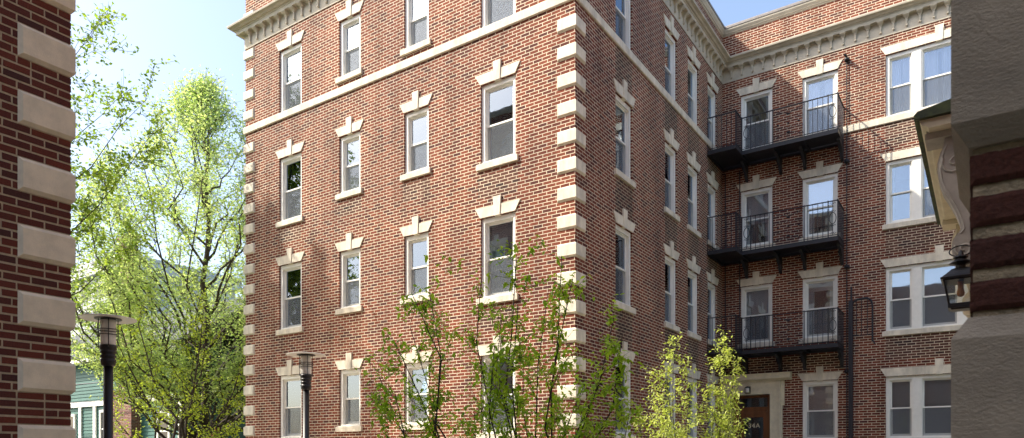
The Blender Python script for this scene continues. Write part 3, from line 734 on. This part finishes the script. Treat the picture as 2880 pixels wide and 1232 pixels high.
# ================================================================== court lamps
def court_lamp(x, y, label):
    t = thing('court_lamp', label, 'street lamp', (x, y, 0), 'black post lamps with wide disc hoods')
    m = MB(); m.lathe([(.12,0),(.12,.03),(.075,.06),(.060,.12),(.057,2.78)], n=20); m.build('pole', M['lampblack'], t, True)
    m = MB(); m.lathe([(.062,2.78),(.085,2.80),(.092,2.84),(.095,2.87),(.082,2.875),(.082,2.895),(.096,2.90),(.096,2.925),(.083,2.93),(.083,2.95),(.097,2.955),(.097,2.98),(.085,2.985),(.100,3.0),(.103,3.03),(.103,3.055),(.08,3.06)], n=20); m.build('collar', M['lampblack'], t, True)
    m = MB(); m.lathe([(.085,3.058),(.092,3.07),(.092,3.38),(.085,3.39)], n=24); m.build('diffuser', M['diffuser'], t, True)
    m = MB()
    for k in range(4):
        a = math.pi/4 + .35 + k*math.pi/2; m.tube([(.112*math.cos(a), .112*math.sin(a), 3.03), (.112*math.cos(a), .112*math.sin(a), 3.40)], .006, 5)
    for z in (3.19, 3.225, 3.26):
        m.tube([(.122*math.cos(a*math.pi/12), .122*math.sin(a*math.pi/12), z) for a in range(25)], .006, 5, cap=False)
    m.build('cage', M['lampblack'], t)
    m = MB(); m.lathe([(.16,3.395),(.16,3.425),(.13,3.44),(.02,3.446)], n=24); m.build('cap', M['lampblack'], t)
    m = MB(); m.lathe([(.162,3.404),(.325,3.394),(.336,3.398),(.336,3.404),(.325,3.408),(.162,3.416)], n=40); m.build('disc', M['disc'], t)
    return t
court_lamp(-3.04, -7.07, 'nearer black post lamp with wide pale disc, standing beside the left brick corner')
court_lamp(-3.51, -3.45, 'farther black post lamp with wide disc in front of the sunlit brick facade')

# ================================================================== trees
def interp(prof, z):
    for (a, b), (c, d) in zip(prof, prof[1:]):
        if a <= z <= c: return b + (d-b)*(z-a)/(c-a)
    return prof[0][1] if z < prof[0][0] else 0.0
def leaf(m, p, d, s, rg, fold=.25, wide=.55):
    d = d.normalized(); sd = d.cross(Vector((rg.uniform(-1,1), rg.uniform(-1,1), rg.uniform(-.3,1)))); 
    if sd.length < 1e-4: sd = d.orthogonal()
    sd.normalize(); up = sd.cross(d)
    w = s*wide*.5
    a = p; b = p + d*s*.45 + sd*w + up*s*fold*.3; c = p + d*s; e = p + d*s*.45 - sd*w + up*s*fold*.3; mid = p + d*s*.5
    m.face([a, b, c, e])
def leaf6(m, p, d, s, rg, wide=.52):
    d = d.normalized(); sd = d.cross(Vector((rg.uniform(-.5,.5), rg.uniform(-.5,.5), 1)))
    if sd.length < 1e-4: sd = d.orthogonal()
    sd.normalize(); up = sd.cross(d); w = s*wide*.5
    dr = Vector((0,0,-1))
    P = [p, p + d*s*.28 + sd*w*.85 + up*s*.08, p + d*s*.6 + sd*w*.8 + up*s*.07 + dr*s*.06, p + d*s + dr*s*.18, p + d*s*.6 - sd*w*.8 + up*s*.07 + dr*s*.06, p + d*s*.28 - sd*w*.85 + up*s*.08]
    mid1 = p + d*s*.5 + dr*s*.03
    n = len(m.v); m.v += [tuple(q) for q in P] + [tuple(mid1)]
    for f in ((0,1,2,6),(6,2,3),(6,3,4),(0,6,4,5)): m.f.append(tuple(n+i for i in f)); m.m.append(0)
def tree(name, label, cat, base, prof, P, group=None):
    """prof: crown radius by height; P: growth numbers"""
    rg = random.Random(P['seed']); t = thing(name, label, cat, base, group)
    br = MB(); lf = MB(); bx = Vector((0,0,0)); top = prof[-1][0]
    cen = P.get('lean', (0,0))
    def axis(z): f = max(0, min(1, z/top)); return Vector((cen[0]*f, cen[1]*f, 0))
    def path(p0, p1, n, wob, rise=0):
        L_ = (p1-p0).length; pts = []
        for i in range(n+1):
            f = i/n; q = p0.lerp(p1, f)
            q = q + Vector((rg.gauss(0,wob), rg.gauss(0,wob), rg.gauss(0,wob*.6)))*L_*(1 if 0 < i < n else 0)
            q.z -= rise*L_*math.sin(math.pi*f)
            pts.append(q)
        return pts
    def clampin(q):
        a = axis(q.z); d = Vector((q.x-a.x, q.y-a.y)); az_ = math.atan2(d.y, d.x); r = interp(prof, q.z)*(1 + P.get('lobe', 0)*(math.sin(3*az_ + q.z*1.3) + .7*math.sin(5*az_ - q.z*2.1 + 1)))
        if d.length > r*1.03 and d.length > 1e-6:
            d = d*(r*rg.uniform(.85,1.03)/d.length); q = Vector((a.x+d.x, a.y+d.y, q.z))
        if q.z > top: q.z = top
        return q
    def leaves(pts, n):
        for _ in range(n):
            i = rg.randrange(len(pts)-1); q = pts[i].lerp(pts[i+1], rg.random())
            q = q + Vector((rg.gauss(0,1), rg.gauss(0,1), rg.gauss(0,1)))*P['spread']
            d = Vector((rg.gauss(0,1), rg.gauss(0,1), rg.gauss(0,.6) + P.get('droop', 0)))
            s = P['leaf']*rg.uniform(.6, 1.2)
            (leaf6 if P.get('fine') else leaf)(lf, q, d, s, rg)
    f0 = P.get('fork', 1.5); r0 = P['r0']
    if P.get('trunk', True):
        tp = [Vector((0,0,-.1)), Vector((.02,.01,f0*.5)), Vector((0,0,f0))]; topz = P.get('leader', f0)
        tz = f0
        while tz < topz:
            tz += 1.2; a = axis(tz); tp.append(Vector((a.x + rg.gauss(0,.07), a.y + rg.gauss(0,.07), min(tz, topz))))
        rad = [r0*(1.15 if i == 0 else 1)*max(.12, 1 - .85*(p.z/top)) for i, p in enumerate(tp)]
        br.tube(tp, rad, 9)
    else: tp = [Vector((0,0,-.05)), Vector((0,0,.15))]
    def ontrunk(z):
        for a, b in zip(tp, tp[1:]):
            if a.z <= z <= b.z: return a.lerp(b, (z-a.z)/(b.z-a.z+1e-9))
        return tp[-1].copy()
    n1 = P['limbs']
    for k in range(n1):
        az = 2*math.pi*(k*.618 + rg.uniform(-.06,.06)) if 'az' not in P else P['az'][k % len(P['az'])] + rg.uniform(-.15,.15)
        fz = ((k+.5)/n1)**P.get('zpow', 1)
        ze = top*(P['zlo'] + (P['zhi']-P['zlo'])*fz)
        zs = min(P.get('leader', f0), max(f0, ze - P['climb']*interp(prof, ze) - rg.uniform(0,.6)))
        s = ontrunk(zs) if P.get('trunk', True) else Vector((rg.gauss(0,P['clump']), rg.gauss(0,P['clump']), 0))
        rr = interp(prof, ze)*rg.uniform(.75, 1.0); a = axis(ze)
        e = Vector((a.x + rr*math.cos(az), a.y + rr*math.sin(az), ze))
        lp_ = path(s, e, 7, .025, P.get('sag', .08)); Ln = (e-s).length
        lr = P['r1']*(.5 + .5*min(1, Ln/(top*.5)))
        br.tube(lp_, [lr*(1 - .82*i/7) for i in range(8)], 6)
        N2 = max(3, int(P['n2']*min(1, .35 + P.get('thin', 9)*interp(prof, ze)/max(b for a_, b in prof))))
        for j in range(N2):
            f = P.get('f2', .22) + (1-P.get('f2', .22))*(j+rg.random())/N2; ii = min(6, int(f*7)); q = lp_[ii].lerp(lp_[ii+1], f*7-ii)
            d = (lp_[ii+1]-lp_[ii]).normalized()
            side = d.cross(Vector((rg.gauss(0,1), rg.gauss(0,1), rg.gauss(0,1)))).normalized()
            out = Vector((q.x-axis(q.z).x, q.y-axis(q.z).y, 0)); out = out.normalized() if out.length > .05 else side
            dd = (d*P.get('fwd', .6) + side*.75 + out*.25 + Vector((0,0,P.get('up', .25)))).normalized()
            L2 = P['l2']*rg.uniform(.5, 1.15)*(1.15-.5*f)
            e2 = clampin(q + dd*L2); p2 = path(q, e2, 4, .04, P.get('sag2', .0)); r2 = max(P['r3'], lr*(1-.8*f)*.5)
            br.tube(p2, [r2*(1-.75*i/4) for i in range(5)], 5)
            for _ in range(P['n3']):
                g = rg.uniform(.15, 1); i2 = min(3, int(g*4)); q3 = p2[i2].lerp(p2[i2+1], g*4-i2)
                d3 = (dd*.5 + Vector((rg.gauss(0,.7), rg.gauss(0,.7), rg.gauss(0,.45)+P.get('up3', .1)))).normalized()
                e3 = q3 + d3*P['l3']*rg.uniform(.5,1.2)
                p3 = path(q3, e3, 2, .06); br.tube(p3, [P['r3'], P['r3']*.7, P['r3']*.35], 3, cap=False)
                if rg.random() < P.get('keep', 1): leaves(p3, P['nl'])
            leaves(p2[2:], P['nl']//2+1)
        leaves(lp_[5:], P['nl'])
    if lf.f: lf.build('foliage', M[P['leafmat']], t)
    br.build('trunk', M[P.get('bark', 'bark')], t, True)
    return t

tree('spring_tree', 'tall airy pale green tree filling the gap left of the sunlit facade', 'tree', (-18.35, 4.1, 0),
     [(3.5,2.0),(5.0,3.8),(7,6.4),(9.8,6.0),(11.6,4.5),(13.0,2.9),(14.5,1.3),(15.9,.1)],
     dict(seed=11, limbs=62, zpow=1.2, thin=1.0, f2=.33, lobe=.2, keep=.9, n2=14, n3=10, nl=12, leaf=.12, spread=.14, fork=2.2, leader=13.8, r0=.18, r1=.065, r3=.008, l2=1.9, l3=.7, zlo=.40, zhi=1.0, climb=1.5, leafmat='leafspring', sag=.10))
tree('layered_tree', 'lower multi-branched tree with yellow-green leaves in flat layers before the teal house', 'tree', (-14.4, .64, 0),
     [(1.2,1.6),(2.2,2.4),(3.6,2.6),(5.0,2.1),(6.2,1.5),(7.0,.5)],
     dict(seed=23, limbs=11, n2=9, n3=6, nl=8, leaf=.085, spread=.06, fork=.9, leader=1.6, r0=.11, r1=.055, r3=.005, l2=1.0, l3=.4, zlo=.35, zhi=1.0, climb=1.5, leafmat='leafyellow', sag=.06, up=.05, up3=-.02))
tree('maple_tree', 'maple behind the left brick corner, only its leafy branch tips reaching into the sky', 'tree', (-15.8, -4.4, 0),
     [(3,1.5),(6,2.8),(8,4.3),(9.5,5.2),(12,5.2),(13.4,3.6),(14.6,1.5)],
     dict(seed=7, limbs=23, n2=12, n3=7, nl=10, leaf=.13, spread=.08, fork=2.6, leader=12, r0=.24, r1=.03, r3=.007, l2=1.5, l3=.6, zlo=.60, zhi=1.0, climb=.9, leafmat='leafmaple', sag=.10, up=.1))
tree('maple_tree', 'tall tree out of view left of the court, seen only as shadow on the facade', 'tree', (-16.6, -6.0, 0),
     [(5,1.5),(7,2.6),(10,3.1),(14,2.8),(16.6,.8)],
     dict(seed=91, limbs=34, n2=10, n3=5, nl=12, leaf=.15, spread=.07, fork=4, leader=14, r0=.22, r1=.10, r3=.014, l2=1.2, l3=.5, zlo=.5, zhi=1.0, climb=1.1, leafmat='leafmaple', sag=.06, lobe=.2))
tree('young_tree', 'deep green many-stemmed young tree with thin dark stems before the brick corner', 'tree', (3.03, -6.64, 0),
     [(.3,.4),(1.0,.95),(1.9,1.28),(2.6,1.25),(3.0,.95),(3.38,.45)],
     dict(seed=31, limbs=27, n2=12, n3=5, nl=7, leaf=.062, spread=.022, fork=.1, trunk=False, clump=.10, r0=.03, r1=.017, r3=.0022, l2=.42, l3=.20, zlo=.50, zhi=1.0, climb=1, leafmat='leafdeep', bark='barkdark', fine=True, sag=.12, fwd=1.0, up=.35, f2=.35, droop=-.15))
for (x, y, sd, hh, wf, lb) in ((2.02, -.22, 41, 3.68, 1.0, 'sunlit pale green slender tree left of the doorway, the fuller one of the pair'), (2.72, .38, 43, 3.75, .50, 'sunlit pale green slender tree right before the 34A door, with the taller narrow top')):
    tree('slender_tree', lb, 'tree', (x, y, 0), [(.3,.35*wf),(1.2,.70*wf),(2.2,.62*wf),(2.9,.42*wf),(3.4,.2),(hh,.06)],
     dict(seed=sd, limbs=13, n2=11, n3=5, nl=7, leaf=.068, spread=.04, fork=.3, trunk=False, clump=.06, r0=.03, r1=.016, r3=.003, l2=.5, l3=.2, zlo=.38, zhi=1.0, climb=1, leafmat='leafpale', fine=True, sag=.10, fwd=.9, up=.2, f2=.25, droop=-.35), 'pale slender trees by the doorway')
bgp = [(1,2.5),(4,3.6),(7,3.4),(9,2.0),(10,.6)]
for i, (x, y, s, lb) in enumerate(((-44, 20, 1.0, 'green tree behind the teal house, farthest left'), (-37, 26, 1.05, 'broad green tree rising behind the brick chimney'), (-31.5, 12, .80, 'rounded green tree just left of the grey roofed house'),
                              (-25.5, 14.5, .46, 'bushy green tree in front of the grey roofed house, beside the facade edge'), (-30, 34, 1.2, 'distant green tree above the grey roof'))):
    tree('background_tree', lb, 'tree', (x, y, 0), [(a*s, b*s) for a, b in bgp],
     dict(seed=60+i, limbs=18, n2=10, n3=7, nl=12, leaf=.28*s, spread=.3, fork=1.2*s, leader=6*s, r0=.2, r1=.09, r3=.02, l2=1.7*s, l3=.9*s, zlo=.3, zhi=1.0, climb=1, leafmat='leafspring', sag=.05), 'trees behind the houses')
tree('redbud_shrub', 'low reddish pink shrub at the foot of the facade beside the far left corner', 'shrub', (-13.6, 1.2, 0), [(.2,.5),(1.2,.9),(2.0,.8),(2.45,.3)],
     dict(seed=77, limbs=9, n2=6, n3=4, nl=6, leaf=.06, spread=.05, fork=.1, trunk=False, clump=.1, r0=.02, r1=.014, r3=.003, l2=.5, l3=.2, zlo=.4, zhi=1, climb=1, leafmat='leafred', up=.2))

# ================================================================== houses beyond
def hwin(par, x0, x1, y, z0, z1):
    m = MB(); frame(m, x0, x1, z0, z1, y-.06, y+.05, .12, .12, .14); m.box(x0+.1, x1-.1, y-.02, y+.03, (z0+z1)/2-.03, (z0+z1)/2+.03)
    w = sub('window', m, M['white'], par)
    g = MB(); g.box(x0+.1, x1-.1, y-.005, y+.012, z0+.1, z1-.1); g.build('pane', M['bigwindow'], w)
H1 = thing('clapboard_house', 'teal clapboard house with white trim behind the spring tree', 'house', (-29, 9, 0))
m = MB(); yF = 5.0
zz = 0
while zz < 6.4:     # overlapping boards
    m.loft([[(-38, yF, zz), (-38, yF-.03, zz), (-38, yF, zz+.16)], [(-21.4, yF, zz), (-21.4, yF-.03, zz), (-21.4, yF, zz+.16)]]); zz += .16
m.box(-38, -21.4, yF, 14, 0, 6.4)
sub('wall', m, M['teal'], H1)
m = MB(); m.prism([(yF-.5, 6.35), (9.5, 9.4), (14.5, 6.35), (14.5, 6.2), (9.5, 9.2), (yF-.5, 6.2)], -38.4, -21.0, 'x'); sub('roof', m, M['darkshingle'], H1)
m = MB(); m.box(-38.1, -21.3, yF-.12, yF-.03, 4.0, 4.25); m.box(-38.3, -21.1, yF-.5, yF-.03, 6.05, 6.2)
for x in (-30.0, -28.6, -21.45): m.box(x-.12, x+.12, yF-.10, yF-.03, 0, 4.0)
sub('trim', m, M['white'], H1)
m = MB(); m.box(-38, -21.4, 4.2, yF-.03, 0, .8); sub('porch', m, M['greyroofwhite'], H1)
m = MB(); m.box(-26.3, -24.6, yF-.45, yF-.031, 0, 4.6); m.box(-25.7, -24.8, yF-.42, yF-.031, 4.6, 11.2); m.box(-25.8, -24.7, yF-.5, yF+.0, 11.2, 11.4); sub('chimney', m, M['chimney'], H1)
for a, b, c_, d in ((-31.6,-30.5,1.6,3.7),(-28.1,-26.9,2.0,3.8),(-23.2,-22.2,1.8,3.6)): hwin(H1, a, b, yF-.05, c_, d)
H2 = thing('gambrel_house', 'grey house with a light curved roof just left of the brick facade', 'house', (-31, 18, 0))
m = MB(); m.box(-35.5, -27.0, 15, 23, 0, 6.3); m.prism([(-35.5, 6.3), (-34.7, 7.6), (-33.3, 8.5), (-31.2, 9.2), (-29.1, 8.5), (-27.7, 7.6), (-27.0, 6.3)], 15.02, 22.9, 'y'); sub('wall', m, M['greyhouse'], H2)
m = MB(); ro = [(-36.1, 6.0), (-34.95, 7.75), (-33.4, 8.68), (-31.2, 9.4), (-29.0, 8.68), (-27.45, 7.75), (-26.4, 6.0)]
for (a, b), (c_, d) in zip(ro, ro[1:]): m.prism([(a, b), (c_, d), (c_, d-.16), (a, b-.16)], 14.3, 23.3, 'y')
sub('roof', m, M['shingle'], H2)
for a, b, c_, d in ((-34.6,-33.4,2,3.9),(-32,-30.6,2,3.9),(-31.8,-30.6,5.2,6.9)): hwin(H2, a, b, 14.95, c_, d)
H3 = thing('office_block', 'distant pale flat-roofed building with roof railing, rising behind the trees at the left', 'building', (-92, 40, 0))
m = MB(); m.box(-104, -80, 33, 48, 0, 24.5); m.box(-104.6, -79.4, 32.4, 48.6, 24.5, 26.2); sub('wall', m, M['greyroofwhite'], H3)
m = MB()
for k in range(34): m.box(-104.5+k*.75, -104.4+k*.75, 32.5, 32.6, 26.2, 27.2)
m.box(-104.6, -79.4, 32.5, 32.62, 27.2, 27.3); sub('roof_railing', m, M['greyroofwhite'], H3)
for fl in range(7):
    for k in range(6): 
        x = -103 + k*3.9; z = 3 + fl*3.1
        g = MB(); g.box(x, x+2.6, 32.96, 33.02, z, z+1.7); sub('window', g, M['bigwindow'], H3)
for i, (y, z, lb) in enumerate(((.6, 5.2, 'thin black overhead cable crossing the teal house, upper one'), (1.0, 4.45, 'thin black overhead cable crossing the teal house, lower pair member'), (3.2, 6.6, 'thin black overhead cable passing the grey roof'))):
    m = MB(); m.tube([(-46 + k*4.0, y + 2.4 + k*.15, z - .35*math.sin(math.pi*k/11)) for k in range(12)], .018, 5)
    tag(m.build('overhead_cable', M['lampblack']), lb, 'cable', 'overhead cables behind the tree')

# ================================================================== ground
m = MB(); m.face([(-400,-400,-.02),(400,-400,-.02),(400,400,-.02),(-400,400,-.02)]); tag(m.build('ground', M['lawn']), 'mown ground around the buildings', 'ground', kind='structure')
m = MB(); m.face([(.35,-26,-.012),(6.2,-26,-.012),(6.2,DC-1.25,-.012),(.35,DC-1.25,-.012)]); m.face([(-9.8,-8.4,-.012),(.349,-8.4,-.012),(.349,-.6,-.012),(-9.8,-.6,-.012)]); tag(m.build('path', M['paving']), 'unseen pale stone courtyard paving, made wide to bounce light', 'path', kind='structure')  # unseen paving, laid wide and pale to bounce warm light onto the walls
m = MB(); m.face([(-60,-3.2,-.008),(-19.8,-3.2,-.008),(-19.8,1.8,-.008),(-60,1.8,-.008)]); tag(m.build('road', M['asphalt']), 'asphalt street before the houses', 'road', kind='structure')

# ================================================================== light, sky, camera
sunv = Vector((1.25, .945, -1.50)).normalized()
el = math.asin(-sunv.z); 
sl = bpy.data.lights.new('sun', 'SUN'); sl.energy = 2.5; sl.angle = R(.5); sl.color = (1, .965, .90)
so = bpy.data.objects.new('sun', sl); COL.objects.link(so); so.rotation_euler = sunv.to_track_quat('-Z', 'Y').to_euler()
so.location = (0, 0, 30)
wd = bpy.data.worlds.new('World'); scene.world = wd; wd.use_nodes = True; nt = wd.node_tree
bg = nt.nodes['Background']; sky = nt.nodes.new('ShaderNodeTexSky'); sky.sky_type = 'NISHITA'; sky.sun_disc = False
sky.sun_elevation = el; sky.sun_rotation = math.atan2(-sunv.x, -sunv.y)
sky.air_density = 1.0; sky.dust_density = 3.2; sky.ozone_density = 2.0
nt.links.new(sky.outputs[0], bg.inputs[0]); bg.inputs[1].default_value = .15

cam = bpy.data.cameras.new('camera'); co = bpy.data.objects.new('camera', cam); COL.objects.link(co); scene.camera = co
co.location = (6.4975, -11.7802, EZ); co.rotation_euler = (R(90), 0, R(33.982))
cam.sensor_width = 36; cam.lens = 1988/2880*36; cam.shift_y = (1285-616)/2880; cam.clip_end = 2000; cam.clip_start = .05
cam.dof.use_dof = True; cam.dof.focus_distance = 16; cam.dof.aperture_fstop = 10
scene.view_settings.view_transform = 'Standard'; scene.view_settings.look = 'None'; scene.view_settings.gamma = 1
scene.view_settings.exposure = 1.36
scene.view_settings.use_white_balance = True; scene.view_settings.white_balance_temperature = 6950
scene.render.resolution_x = 1024; scene.render.resolution_y = 438
scene.cycles.max_bounces = 8; scene.cycles.transparent_max_bounces = 16; scene.cycles.sample_clamp_indirect = 6
scene.cycles.use_denoising = True
